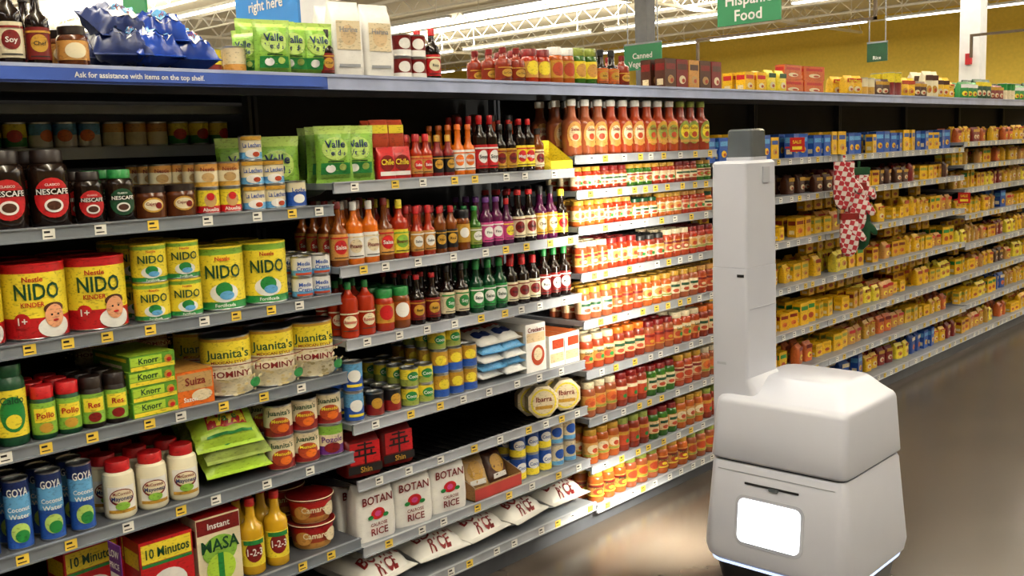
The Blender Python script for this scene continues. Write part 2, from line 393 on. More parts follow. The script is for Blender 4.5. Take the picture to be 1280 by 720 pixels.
for i, (y, x) in enumerate(((2.185, -2.90), (2.285, -2.90), (2.2, -2.98), (2.31, -3.0), (2.24, -3.09))): g.put(gb[i % 4], x, y, z, -24+i*5, sc=1.0)
g.done()
g = Group('green_snack_bags'); z = 1.56
for i, (y, x) in enumerate(((2.01, -3.0), (2.055, -3.09), (1.93, -3.10))): g.put(gb[i % 3], x, y, z, -24, sc=1.22)
g.done()
def nido_big():
    R, H = .087, .214
    return can(R, H, [(.28, 'red'), (.9, 'lemon'), (1, 'red')], lid='red', seg=28, D=[
        ('t', 'Nestle', -.01, H*.80, .014, 'red', .06), ('t', 'NIDO', 0, H*.64, .044, 'dgreen', .12), ('t', 'KINDER', -.015, H*.47, .013, 'red', .06),
        ('e', -.045, H*.26, .022, .022, 'red'), ('t', '1+', -.045, H*.26, .02, 'white', .03),
        ('e', .04, H*.16, .046, .03, 'white'), ('e', .04, H*.40, .029, .017, 'brown'), ('e', .04, H*.30, .027, .033, 'skin'),
        ('e', .031, H*.32, .003, .003, 'black'), ('e', .049, H*.32, .003, .003, 'black'), ('e', .041, H*.245, .008, .003, 'red')])
g = Group('toddler_milk_powder_cans'); t = nido_big(); z = 1.25; xf = FX(z)-.02
for k in range(2):
    for y, r_ in ((.945, -10), (1.122, -14), (1.30, -16)): g.put(t, xf-.09-k*.18, y, z, r_)
g.done()
def nido(R, H): return can(R, H, [(.12, 'green'), (.9, 'lemon'), (1, 'lgreen')], lid='lemon', seg=24, D=[
    ('e', 0, H*.28, R*.6, H*.15, 'white'), ('e', 0, H*.33, R*.35, H*.12, 'green'), ('e', R*.1, H*.24, R*.3, H*.07, 'lblue'), ('t', 'Nestle', 0, H*.82, H*.06, 'red', R*.8), ('t', 'NIDO', 0, H*.62, H*.2, 'dgreen', R*1.45), ('t', 'Fortificada', 0, H*.09, H*.05, 'white', R)])
g = Group('milk_powder_cans'); s_, b_ = nido(.053, .118), nido(.077, .205)
for k in range(3):
    for y in (1.457, 1.567):
        for q in (0, 1): g.put(s_, xf-.055-k*.11, y, z+q*.118, -18)
for k in range(2):
    for y in (1.71, 1.875): g.put(b_, xf-.08-k*.16, y, z, -22)
g.done()
g = Group('cream_cans'); t = can(.036, .072, [(.3, 'lblue'), (1, 'white')], D=[('t', 'Media', 0, .047, .013, 'blue', .05), ('t', 'Crema', 0, .03, .013, 'blue', .05), ('r', -.03, .03, .008, .016, 'lab3')])
fill(g, [t], 1.96, 2.115, z, .037, .072, 4, 2, rot=(-28, -15)); g.done()
# C
g = Group('bouillon_jars'); z = .97; xf = FX(z)-.02
big = jar(.042, .225, 'dgreen', 'lemon', 'dgreen', (.12, .7), capr=.85, capf=.14, D=[('e', 0, .09, .035, .05, 'green'), ('t', 'Caldo', 0, .13, .02, 'dgreen', .06), ('e', 0, .07, .02, .02, 'lemon')])
sm1 = jar(.034, .15, 'dgreen', 'lgreen', 'red', (.1, .7), capr=.92, capf=.22, D=[('r', -.03, .03, .05, .09, 'lemon'), ('t', 'Pollo', 0, .07, .016, 'red', .05), ('e', 0, .034, .018, .014, 'gold')])
sm2 = jar(.034, .15, 'dbrown', 'lgreen', 'dbrown', (.1, .68), capr=.92, capf=.22, D=[('r', -.03, .03, .05, .09, 'lemon'), ('t', 'Res', 0, .07, .016, 'red', .05), ('e', 0, .034, .018, .014, 'dred')])
for k in range(3):
    for y in (.92, 1.01): g.put(big, xf-.045-k*.088, y, z, -12)
    for y in (1.092, 1.162): g.put(sm1, xf-.036-k*.072, y, z, -12)
    for y in (1.232, 1.302): g.put(sm2, xf-.036-k*.072, y, z, -14)
g.done()
g = Group('bouillon_cube_boxes')
P('knorr', 'A5C93A', .4, fine=.25); P('knorrd', '5F9A2E', .4, fine=.3)
t = carton(.145, .046, .24, 'knorrd', top='knorr', D=[('r', -.07, .07, .002, .014, 'lemon'), ('r', -.07, .03, .016, .042, 'knorr'), ('t', 'Knorr', -.015, .03, .018, 'dgreen', .08), ('e', .05, .024, .013, .013, 'gold'), ('e', .052, .022, .008, .007, 'red')])
for q in range(4): g.put(t, xf-.125, 1.412, z+q*.047, random.uniform(-3, 2))
g.done()
g = Group('soup_mix_boxes'); t = carton(.125, .11, .2, 'orange', top='lab1', D=[('r', -.058, .058, .05, .102, 'tan'), ('t', 'Suiza', 0, .078, .024, 'dred', .1), ('e', .02, .03, .035, .018, 'lab5'), ('t', 'Sazon', -.02, .022, .014, 'white', .06)])
g.put(t, xf-.11, 1.552, z, -2); g.done()
P('corn', 'C8B684', .5, 0, .35); P('hom', 'DCD2B4', .45, 0, .1, fine=.25)
def hominy(R, H, word="Juanita's"):
    rn = random.Random(3)
    K = [('e', rn.uniform(-1.2, 1.2)*R, H*rn.uniform(.06, .5), R*.07, H*.022, 'corn' if q % 2 else 'cream') for q in range(60)]
    return can(R, H, [(.56, 'hom'), (.95, 'lemon'), (1, 'gold')], seg=26, D=K+[
        ('r', -R*1.3, R*1.3, H*.55, H*.565, 'dred'), ('t', word, 0, H*.76, H*.14, 'dgreen', R*1.15), ('t', 'MEXICAN STYLE', 0, H*.62, H*.045, 'dred', R*.95),
        ('e', 0, H*.42, R*.62, H*.085, 'hom'), ('t', 'HOMINY', 0, H*.42, H*.1, 'dred', R*1.1), ('e', R*.75, H*.22, R*.2, H*.08, 'green')])
g = Group('hominy_cans'); t = hominy(.081, .195)
for k in range(2):
    for y in (1.705, 1.873, 2.038): g.put(t, xf-.084-k*.17, y, z, -26)
t2 = hominy(.05, .115)
for y in (1.5, 1.6, 1.39): g.put(t2, -3.2, y, z, -20); g.put(t2, -3.2, y, z+.115, -20)
g.done()
# D
g = Group('coconut_water_cans'); z = .68; xf = FX(z)-.02
t = can(.034, .2, [(.45, 'blue'), (.8, 'lblue'), (1, 'dblue')], D=[('t', 'GOYA', 0, .165, .022, 'white', .055), ('e', 0, .05, .025, .028, 'pgreen'), ('e', .004, .04, .018, .018, 'green'), ('t', 'Coconut', 0, .118, .013, 'white', .055), ('t', 'Water', 0, .098, .013, 'white', .05)])
fill(g, [t], .87, 1.225, z, .0345, .2, 4, 1, rot=(-20, -8)); g.done()
g = Group('mayonnaise_jars'); t = jar(.046, .172, 'mayo', 'mayo', 'red', (.1, .6), capr=.78, capf=.17, seg=22, D=[('r', -.042, .042, .022, .1, 'white'), ('r', -.042, .042, .02, .03, 'gold'), ('e', 0, .068, .036, .026, 'dred'), ('e', 0, .07, .032, .021, 'cream'), ('t', 'McCormick', 0, .08, .009, 'dred', .05), ('t', 'Mayonesa', 0, .066, .013, 'dblue', .058), ('e', 0, .042, .02, .012, 'lgreen')])
for k in range(3):
    for y in (1.29, 1.393, 1.497): g.put(t, xf-.05-k*.097, y, z, -16)
g.done()
g = Group('split_pea_bags')
for k in range(6):
    t = bag(.23, .19, .085, 'peas' if k % 2 else 'knorr', seed=k+9, D=[('r', -.07, .07, .06, .12, 'red'), ('r', -.066, .066, .064, .116, 'lemon'), ('t', 'Valle', 0, .09, .026, 'green', .1), ('r', -.08, .08, .03, .038, 'green')])
    g.put(t, xf-.02-(k//3)*.16, 1.675+random.uniform(-.02, .02), z+.035+(k % 3)*.045, random.uniform(-14, -2), mat=tilt(62-(k % 3)*8))
g.done()
g = Group('canned_beans_cans')
cA = can(.049, .113, [(.3, 'dred'), (.75, 'cream'), (1, 'lab5')], D=[('t', "Juanita's", 0, .088, .017, 'dgreen', .08), ('e', 0, .045, .037, .028, 'lab3'), ('e', .01, .035, .02, .014, 'orange'), ('t', 'Menudo', 0, .06, .012, 'lemon', .06)])
cB = can(.049, .113, [(.3, 'purple'), (.7, 'lab5'), (1, 'lgreen')], D=[('t', 'Pozole', 0, .06, .02, 'purple', .08), ('e', 0, .03, .03, .018, 'dred')])
for k in range(3):
    for j, y in enumerate((1.86, 1.963, 2.066)):
        g.put(cB if j == 2 else cA, xf-.052-k*.1, y, z, -22); g.put(cA, xf-.052-k*.1, y, z+.113, -25)
g.done()
# E
g = Group('corn_flour_boxes'); z = .36; xf = FX(z)-.02
t = carton(.17, .23, .12, 'red', D=[('r', -.08, .08, .16, .22, 'lemon'), ('r', -.08, .08, .148, .158, 'green'), ('t', '10 Minutos', 0, .19, .03, 'dgreen', .14), ('e', 0, .08, .06, .05, 'white'), ('t', 'Arroz', 0, .08, .03, 'red', .1)], top='dred')
t2 = carton(.15, .245, .11, 'cream', D=[('r', -.073, .073, .19, .24, 'dred'), ('t', 'Instant', 0, .215, .02, 'white', .1), ('e', 0, .13, .06, .05, 'lgreen'), ('t', 'MASA', 0, .15, .04, 'dgreen', .13), ('e', 0, .07, .05, .05, 'knorr'), ('r', -.01, .01, .03, .12, 'green')], top='red')
for k in range(3): g.put(t, xf-.07-k*.125, 1.40, z, -3); g.put(t2, xf-.065-k*.115, 1.58, z, -4)
g.put(t, xf-.2, 1.22, z, 2); g.done()
g = Group('rice_sacks')
for q in range(2): g.put(bag(.22, .26, .09, 'tan', seed=q+30, D=[('r', -.07, .07, .08, .18, 'white'), ('t', 'Avena', 0, .13, .03, 'dred', .1)]), xf-.02, .98+q*.01, z+.05+q*.07, 4, mat=LIE)
g.done()
g = Group('cooking_oil_bottles'); t = bottle(.04, .255, 'oil', 'lemon', 'red', (.12, .48), sh=.58, neck=.36, capf=.1, seg=20, D=[('e', 0, .08, .03, .035, 'dred'), ('t', '1-2-3', 0, .08, .024, 'white', .05), ('r', -.035, .035, .105, .12, 'green')])
for k in range(3):
    for y in (1.715, 1.81): g.put(t, xf-.045-k*.085, y, z, -22)
g.done()
g = Group('noodle_soup_tubs'); t = T()
t.lathe([(.062, 0), (.066, .004), (.070, .025), (.075, .06), (.08, .082), (.085, .084), (.086, .09), (.084, .092), (.05, .0925)], ['cream', 'lab1', 'lab3', 'red', 'cream', 'dred', 'cream', 'dred'], 28, topmat='dred')
t.decals(cyl(.0775), [('e', -.05, .045, .03, .024, 'lab1'), ('e', .06, .045, .03, .024, 'lab5'), ('t', 'Camaron', 0, .055, .02, 'cream', .1)], off=.001, cell=.02)
for k in range(2):
    for q in range(2): g.put(t, xf-.09-k*.175, 1.985, z+q*.094, -20)
g.done()
g = Group('shelf_talker_card'); t = T(); t.box(-2.775, -2.70, 1.20, 1.2025, .46, .65, 'purple')
t.decals(lambda u, v, o: (-2.7375+u, 1.20-o, v), [('r', -.033, .033, .47, .56, 'white'), ('t', 'LOW', 0, .62, .022, 'white', .06), ('t', 'PRICE', 0, .585, .018, 'white', .06), ('t', '2.98', 0, .515, .03, 'dred', .055)], cell=1)
g.put(t); g.done(smooth=False)
g = Group('bean_sacks')
for sec in ((.9, 2.1), (-.38, .82)):
    y = sec[0]+.13; q = 0
    while y < sec[1]-.1:
        for s2 in range(2): g.put(bag(.24, .34, .09, ['brown', 'tan', 'peas'][q % 3], seed=q, D=[('r', -.07, .07, .1, .24, 'white')]), FX(.1)-.04, y, .17+s2*.07, random.uniform(-5, 5), mat=LIE)
        y += .25; q += 1
g.done()
g = Group('rear_aisle_cans')
pkk = [can(.037, .085, [(.4, 'green'), (1, 'lemon')], D=[('e', 0, .04, .025, .02, 'red')]), can(.037, .085, [(.5, 'white'), (1, 'lblue')], D=[('e', 0, .04, .025, .02, 'orange')]), can(.037, .085, [(.6, 'cream'), (1, 'lab1')])]
fill(g, pkk, -.38, 2.1, 1.79, .039, .085, 3, 1, xf=-3.4, rot=(-40, 40)); g.done()
g = Group('pantry_cans')
for zz, hh in ((1.56, .14), (1.25, .16), (.97, .15), (.68, .15), (.36, .15)):
    fill(g, [can(.05, hh, [(.3, c1), (1, c2)], D=[('e', 0, hh*.5, .035, .03, c3)]) for c1, c2, c3 in (('red', 'lemon', 'white'), ('green', 'cream', 'red'), ('blue', 'white', 'gold'))], -.38, .80, zz, .051, hh, 2, 1)
g.done()

# ================================================================== SECTION 2
_sn = [0]
def sauce(R, H, body, label, cap, dc='white', tx=None, **k):
    _sn[0] += 1; rn = random.Random(_sn[0]*17)
    k.setdefault('sh', rn.uniform(.46, .64)); k.setdefault('neck', rn.uniform(.32, .46)); k.setdefault('capf', rn.uniform(.09, .17))
    D = [('e', 0, H*.3, R*.75, H*.11, dc)]
    if tx: D.append(('t', tx[0], 0, H*.3, H*.06, tx[1], R*1.3))
    else: D.append(('t', rn.choice(['Salsa', 'Chef', 'Fina', 'Rica', 'La Costa', 'Real']), 0, H*.3, H*.05, 'black', R*1.1))
    D.append(('r', -R*1.2, R*1.2, H*.43, H*.455, dc)); D.append(('r', -R*.8, R*.8, H*.13, H*.145, 'black'))
    return bottle(R, H, body, label, cap, D=D, **k)
z = 1.635; xf = FX(z)-.02
g = Group('chili_powder_pouches'); t = block_bag(.07, .12, .045, 'red', D=[('e', 0, .06, .028, .03, 'dred'), ('t', 'Chile', 0, .065, .02, 'lemon', .05), ('r', -.03, .03, .015, .03, 'white')])
fill(g, [t], 2.36, 2.51, z, .036, 0, 3, 1, d=.05); t = block_bag(.07, .1, .045, 'lab3', D=[('r', -.03, .03, .05, .08, 'lemon')]); fill(g, [t], 2.36, 2.51, z+.12, .036, 0, 2, 1, d=.05, xf=xf-.03); g.done()
g = Group('hot_sauce_bottles')
kinds = [sauce(.025, .165, 'salsa', 'lab1', 'red', 'red', ('Salsa', 'white')), sauce(.024, .16, 'dred', 'black', 'gold', 'gold'), sauce(.026, .2, 'sauce_o', 'white', 'orange', 'orange', ('Habanero', 'white')), sauce(.025, .19, 'salsa', 'lab5', 'green', 'red'), sauce(.025, .18, 'salsab', 'dred', 'black', 'cream'), sauce(.027, .15, 'sauce_g', 'lab5', 'lab4', 'green')]
fill(g, kinds, 2.52, 2.86, z, .026, 0, 4, 1, blk=2)
g.done()
g = Group('soy_sauce_bottles')
kinds = [sauce(.03, .235, 'soy', 'red', 'red', 'white', ('Soya', 'black')), sauce(.027, .2, 'soy', 'gold', 'black', 'dred'), sauce(.028, .22, 'soy', 'lemon', 'red', 'red', ('Maggi', 'white')), sauce(.027, .18, 'amber', 'lab5', 'dbrown', 'dred'), sauce(.03, .2, 'salsa', 'cream', 'red', 'green')]
fill(g, kinds, 2.87, 3.28, z, .028, 0, 4, 1, blk=2)
g.done()
g = Group('seasoning_display_tray'); t = T()
x0, x1, y0, y1 = xf-.12, xf+.015, 3.285, 3.43
t.add([(x0, y0, z+.001), (x1, y0, z+.001), (x1, y1, z+.001), (x0, y1, z+.001), (x0, y0, z+.13), (x1, y0, z+.04), (x1, y1, z+.04), (x0, y1, z+.13)],
      [(0, 1, 2, 3), (0, 1, 5, 4), (3, 2, 6, 7), (1, 2, 6, 5), (0, 3, 7, 4)], 'lemon')
g.put(t); g.done(smooth=False)
z = 1.34; xf = FX(z)-.02; g = Group('hot_sauce_bottles')
K = [sauce(.033, .225, 'sauce_o', 'white', 'white', 'lab5', ('Picante', 'dred'), sh=.6), sauce(.033, .23, 'amber', 'lab1', 'dred', 'red', ('Salsa', 'white')), sauce(.034, .22, 'salsa', 'lemon', 'lemon', 'lgreen', ('Botanera', 'dred')),
     sauce(.026, .19, 'salsa', 'lab1', 'red', 'white'), ]
y = 2.165
for t, n in ((K[1], 1), (K[0], 2), (K[1], 1), (K[2], 1)):
    for j in range(n):
        for k in range(4): g.put(t, xf-.036-k*.07, y, z, random.uniform(-28, -12))
        y += .071
fill(g, [K[3], sauce(.026, .18, 'amber', 'black', 'red', 'gold'), sauce(.027, .175, 'dred', 'lab5', 'dred', 'green')], y-.02, 2.74, z, .0265, 0, 4, 1, blk=2)
g.done()
g = Group('vinegar_bottles')
K = [sauce(.028, .17, 'sauce_g', 'lab4', 'green', 'white'), jar(.03, .16, 'amber', 'gold', 'black', D=[('e', 0, .07, .02, .02, 'white')]), sauce(.028, .2, 'plum', 'pink', 'purple', 'white'), sauce(.028, .19, 'plum', 'pink', 'red', 'lemon')]
for t, a, b in ((K[1], 2.745, 2.81), (K[0], 2.81, 2.88), (K[2], 2.88, 3.0), (K[3], 3.0, 3.06)): fill(g, [t], a, b, z, .028, 0, 4, 1)
fill(g, [sauce(.03, .22, 'soy', 'cream', 'red', 'dred'), sauce(.03, .23, 'plum', 'gold', 'black', 'lab5'), sauce(.03, .21, 'soy', 'lemon', 'lemon', 'red')], 3.07, 3.42, z, .03, 0, 4, 1, blk=2)
g.done()
z = 1.08; xf = FX(z)-.02; g = Group('chili_garlic_sauce_bottles')
sr = sauce(.034, .2, 'salsa', 'salsa', 'green', 'lab5', ('Rooster', 'red'), sh=.66, neck=.3, capf=.13)
fill(g, [sr], 2.15, 2.30, z, .035, 0, 3, 1, blk=2)
fill(g, [jar(.037, .155, 'salsa', 'gold', 'green', D=[('e', 0, .07, .028, .028, 'red')]), jar(.037, .155, 'amber', 'salsab', 'green', D=[('e', 0, .07, .028, .028, 'white')])], 2.31, 2.47, z, .038, 0, 4, 1, blk=1)
g.done()
g = Group('soy_sauce_bottles')
fill(g, [sauce(.031, .19, 'soy', 'dred', 'red', 'gold'), sauce(.031, .21, 'soy', 'lab5', 'black', 'green', ('Soy', 'white')), sauce(.03, .22, 'soy', 'black', 'gold', 'cream')], 2.475, 2.79, z, .031, 0, 4, 1, blk=2)
fill(g, [sauce(.031, .21, 'glassg', 'green', 'green', 'white', ('Salsa', 'dgreen')), sauce(.031, .2, 'soy', 'cream', 'red', 'dred'), sauce(.031, .22, 'soy', 'dred', 'green', 'white'), sauce(.03, .215, 'glassg', 'lab5', 'lgreen', 'red')], 2.795, 3.42, z, .031, 0, 4, 1, blk=3)
g.done()
z = .775; xf = FX(z)-.02; g = Group('asian_food_cans')
cb = can(.036, .11, [(.5, 'blue'), (1, 'lblue')], D=[('e', 0, .06, .025, .022, 'white'), ('r', -.03, .03, .02, .03, 'lemon')]); cy = can(.036, .075, [(.4, 'lab4'), (1, 'lemon')], D=[('e', 0, .042, .024, .018, 'green'), ('t', 'Coco', 0, .042, .012, 'white', .04)])
cr = can(.034, .09, [(.5, 'dred'), (1, 'black')], D=[('e', 0, .05, .022, .02, 'gold')]); cy2 = can(.036, .095, [(.35, 'blue'), (1, 'gold')], D=[('e', 0, .055, .024, .02, 'lemon')])
fill(g, [cb], 2.14, 2.23, z, .037, .11, 4, 2); fill(g, [cr], 2.235, 2.40, z, .035, .09, 4, 1); fill(g, [cy], 2.405, 2.56, z, .037, .075, 4, 2); fill(g, [cy2], 2.565, 2.80, z, .037, .095, 4, 2)
fill(g, [cy], 2.565, 2.72, z+.19, .037, .075, 3, 1)
g.done()
g = Group('instant_noodle_packs')
for i in range(2):
    for k in range(5):
        t = bag(.135, .19, .05, 'lblue' if k % 2 else 'white', seed=k+40, D=[('r', -.05, .05, .04, .09, 'dblue'), ('r', -.05, .05, .12, .15, 'lab3'), ('e', 0, .1, .03, .02, 'white')])
        g.put(t, xf-.012-random.random()*.02, 2.895+i*.13, z+.025+k*.034, random.uniform(-8, 8), mat=tilt(78))
g.done()
g = Group('rice_cracker_boxes'); t = carton(.12, .21, .2, 'white', D=[('r', -.055, .055, .13, .17, 'lab2'), ('e', .01, .07, .04, .045, 'lab3'), ('e', .01, .075, .026, .028, 'lab5'), ('t', 'Crackers', 0, .185, .02, 'dred', .1)], top='white'); t2 = carton(.1, .14, .2, 'white', D=[('r', -.045, .045, .02, .06, 'lab2'), ('r', -.03, .045, .08, .12, 'lab3')], top='orange2')
g.put(t, xf-.12, 3.16, z, -3); g.put(t2, xf-.11, 3.28, z, 0); g.put(t2, xf-.11, 3.385, z, 0); g.put(t, xf-.34, 3.2, z+.01, 0); g.put(t2, xf-.33, 3.34, z, 0, sc=1.2); g.done()
z = .565; xf = FX(z)-.02; g = Group('spicy_noodle_packs')
sh_ = lambda s: block_bag(.145, .16, .12, 'dred', seed=s, D=[('r', -.068, .068, .015, .045, 'black'), ('r', -.06, .06, .05, .13, 'red'), ('r', -.03, .03, .118, .124, 'black'), ('r', -.04, .04, .10, .107, 'black'), ('r', -.045, .045, .078, .085, 'black'), ('r', -.004, .004, .05, .13, 'black'), ('r', -.028, -.02, .078, .10, 'black'), ('r', .02, .028, .078, .10, 'black'), ('t', 'Shin', .0, .03, .02, 'gold', .08)])
g.put(sh_(1), xf-.08, 2.205, z, -12); g.put(sh_(2), xf-.09, 2.37, z, -8); g.put(sh_(3), xf-.24, 2.21, z, 0); g.put(sh_(4), xf-.24, 2.37, z, 0)
g.done()
g = Group('chocolate_tablet_packs')
t = T(); t.lathe([(.066, 0), (.075, .006), (.075, .05), (.066, .056)], ['lab5'], 8)
up = Matrix.Rotation(pi/2, 3, 'Y')@Matrix.Rotation(pi/8, 3, 'Z')
t2 = T(); t2.v = [tuple(up@Vector(p)) for p in t.v]; t2.f = t.f; t2.m = t.m
t2.decals(lambda u, v, o: (.056+o, u, v), [('e', 0, 0, .06, .06, 'lemon'), ('e', 0, 0, .052, .052, 'lab5'), ('t', 'Ibarra', 0, .015, .022, 'dred', .08), ('r', -.04, .04, -.03, -.015, 'gold')], cell=1)
for k in range(2):
    for y in (3.20, 3.355): g.put(t2, xf-.06-k*.062, y, z+.07, -28, sc=1.0)
g.done()
z = .32; xf = FX(z)-.02; g = Group('rice_bags')
rb = lambda s: block_bag(.17, .215, .09, 'white', seed=s, D=[('t', 'BOTAN', 0, .155, .03, 'dred', .13), ('e', 0, .1, .03, .022, 'red'), ('e', 0, .1, .014, .011, 'pink'), ('e', -.033, .09, .012, .008, 'green'), ('e', .033, .09, .012, .008, 'green'), ('t', 'CALROSE', 0, .062, .012, 'dred', .09), ('t', 'RICE', 0, .035, .026, 'dred', .1)])
for k in range(3):
    for i, y in enumerate((2.225, 2.41, 2.595)): g.put(rb(i+k), xf-.055-k*.11, y, z, random.uniform(-12, -4))
g.done()
g = Group('cardboard_display_tray'); t = T()
a, b_, x0, x1 = 2.71, 2.99, xf-.3, xf+.005
P('tray_red', 'A4302A', .6)
for bx in ((x0, x1, a, b_, z+.001, z+.006), (x1-.004, x1, a, b_, z, z+.055), (x0, x0+.004, a, b_, z, z+.12)): t.box(*bx, 'kraft')
for yy in (a, b_-.004):
    t.add([(x0, yy, z+.001), (x1, yy, z+.001), (x1, yy, z+.06), (x0+.08, yy, z+.14), (x0, yy, z+.14)], [(0, 1, 2, 3, 4)], 'kraft')
    t.add([(x0, yy+.004, z+.001), (x1, yy+.004, z+.001), (x1, yy+.004, z+.06), (x0+.08, yy+.004, z+.14), (x0, yy+.004, z+.14)], [(0, 1, 2, 3, 4)], 'white')
t.decals(flat(x1), [('r', a+.002, b_-.002, z+.004, z+.05, 'tray_red')], cell=1)
g.put(t); g.done(smooth=False)
g = Group('seaweed_snack_bags')
for k in range(6): g.put(bag(.12, .16, .05, 'brown' if k % 2 else 'tan', seed=k+60, D=[('e', 0, .08, .04, .04, 'gold'), ('r', -.04, .04, .02, .04, 'white')]), xf-.05-(k//2)*.07, 2.785+(k % 2)*.13, z+.02, random.uniform(-15, 5), mat=tilt(28))
g.done()
g = Group('coconut_milk_cans'); t = can(.036, .1, [(.35, 'lemon'), (1, 'blue')], D=[('e', 0, .055, .026, .022, 'white'), ('t', 'Coco', 0, .055, .014, 'blue', .04)])
t3 = can(.036, .1, [(.2, 'lblue'), (1, 'lab5')], D=[('e', 0, .055, .026, .022, 'blue')])
fill(g, [t, t3], 3.0, 3.42, z, .037, .1, 3, 2, xf=xf-.02); g.done()
z = .12; xf = FX(z)-.02; g = Group('rice_sacks')
P('sackw', 'CFCDC6', .45, 0, .05)
for i in range(5):
    g.put(bag(.25, .4, .12, 'sackw', seed=i+70, wr_=.7, D=[('t', 'BOTAN', 0, .10, .05, 'dred', .19), ('t', 'RICE', 0, .05, .035, 'dred', .12), ('e', 0, .18, .04, .03, 'red'), ('r', -.1, .1, .235, .245, 'grey')]), xf+.02, 2.25+i*.256, z+.062, random.uniform(-10, 10), mat=tilt(86))
    g.put(bag(.24, .36, .09, 'sackw', seed=i+80, D=[('r', -.1, .1, .05, .065, 'black'), ('r', -.1, .1, .08, .085, 'grey')]), xf-.06, 2.28+i*.25, z+.125, random.uniform(-10, 10), mat=LIE)
g.done()

# ================================================================== SECTION 3 : salsa wall
_sv = [0]
def salsa(R, H, body, label, cap, dc, capf=.17, lab=(.2, .62), seg=14, tx=None):
    _sv[0] += 1; s = _sv[0] % 4
    if s == 0: D = [('e', 0, H*.44, R*.8, H*.13, dc), ('e', R*.2, H*.40, R*.4, H*.07, 'lab3'), ('r', -R*1.3, R*1.3, H*.23, H*.28, 'lab4')]
    elif s == 1: D = [('r', -R*1.4, R*1.4, H*.50, H*.6, dc), ('e', -R*.2, H*.34, R*.5, H*.09, 'lab3'), ('e', R*.3, H*.32, R*.3, H*.06, 'green')]
    elif s == 2: D = [('r', -R*.9, R*.9, H*.22, H*.6, dc), ('r', -R*.8, R*.8, H*.43, H*.52, 'dgreen'), ('e', 0, H*.31, R*.5, H*.06, 'lab3')]
    else: D = [('e', 0, H*.36, R*.7, H*.1, 'lab3'), ('r', -R*1.3, R*1.3, H*.5, H*.58, 'dred'), ('r', -R*1.3, R*1.3, H*.22, H*.25, dc), ('e', R*.1, H*.36, R*.35, H*.05, dc)]
    if tx: D.append(('t', tx, 0, H*.5, H*.08, 'dgreen', R*1.2))
    return jar(R, H, body, label, cap, lab, capf=capf, capr=.85, seg=seg, D=D)
jug = lambda lc, dc, body='ketchup', cap='white': bottle(.0455, .252, body, body, cap, (.2, .55), sh=.56, neck=.42, capf=.12, seg=18, D=[('e', 0, .095, .038, .058, lc), ('e', 0, .1, .028, .034, dc), ('t', 'Salsa', 0, .118, .014, 'dred', .04), ('r', -.03, .03, .046, .058, 'lab1'), ('e', 0, .085, .014, .014, 'lab3')])
g = Group('sauce_squeeze_bottles'); z = 1.69
P('jug1', '8E4A2C', .22); P('jug2', '9A3A1C', .22)
fill(g, [jug('lab1', 'lab2', 'jug1'), jug('lab1', 'lab5', 'jug2'), jug('gold', 'lab4', 'jug2'), jug('lab4', 'lemon', 'ketchup', 'lab4')], 3.45, 4.6, z, .0458, 0, 3, 1, blk=3, xf=FX(z)-.01)
fill(g, [jug('lab3', 'gold', 'ketchup', 'dred'), jug('lab1', 'gold', 'jug2', 'black')], 3.0, 3.44, 1.635, .0458, 0, 1, 1, blk=2, xf=FX(1.6)-.29)
g.done()
rowsp = [(1.535, .032, .105, [salsa(.031, .105, 'salsa', 'lab5', 'gold', 'lab2'), salsa(.031, .105, 'ketchup', 'lab1', 'dred', 'lab5'), salsa(.031, .105, 'sauce_g', 'lab5', 'gold', 'lab4')]),
         (1.375, .034, .115, [salsa(.033, .115, 'salsab', 'lab5', 'gold', 'lab1'), salsa(.033, .115, 'salsa', 'lab2', 'lab1', 'lab3'), salsa(.033, .1, 'salsab', 'gold', 'dgreen', 'cream')]),
         (1.165, .036, .14, [salsa(.035, .14, 'jug2', 'lab1', 'lab5', 'lab5'), salsa(.035, .14, 'salsa', 'lab2', 'dred', 'lab1'), salsa(.035, .13, 'ketchup', 'lab5', 'black', 'gold')]),
         (.95, .037, .145, [salsa(.036, .145, 'jug1', 'lab2', 'gold', 'lab5'), salsa(.036, .145, 'jug2', 'orange2', 'lab1', 'lab2'), salsa(.036, .14, 'salsab', 'lab5', 'gold', 'lab1')]),
         (.72, .038, .16, [salsa(.037, .16, 'jug2', 'lab1', 'lab5', 'lab5', tx='Salsa'), salsa(.037, .16, 'ketchup', 'orange2', 'orange', 'lab2'), salsa(.037, .15, 'jug1', 'lab3', 'dred', 'gold')]),
         (.50, .038, .16, [salsa(.037, .16, 'jug1', 'lab1', 'lab5', 'orange2'), salsa(.037, .16, 'ketchup', 'lab3', 'dred', 'lab5'), salsa(.037, .15, 'sauce_g', 'lab4', 'dred', 'lab5'), salsa(.037, .16, 'jug2', 'lab2', 'gold', 'lab3')]),
         (.28, .038, .16, [salsa(.037, .16, 'salsab', 'lab1', 'gold', 'lab5'), salsa(.037, .16, 'ketchup', 'lab3', 'lab4', 'gold'), salsa(.037, .15, 'sauce_g', 'lab1', 'dred', 'lab2')]),
         (.10, .041, .145, [salsa(.04, .145, 'salsab', 'lab1', 'gold', 'lemon', capf=.16, tx='Picante'), salsa(.04, .145, 'jug1', 'gold', 'lab4', 'lab3', capf=.16)])]
for z, R, H, ks in rowsp:
    g = Group('salsa_jars'); fill(g, ks, 3.46, 4.6, z, R, H, 3, 1, blk=3, xf=FX(z)-.012); g.done()

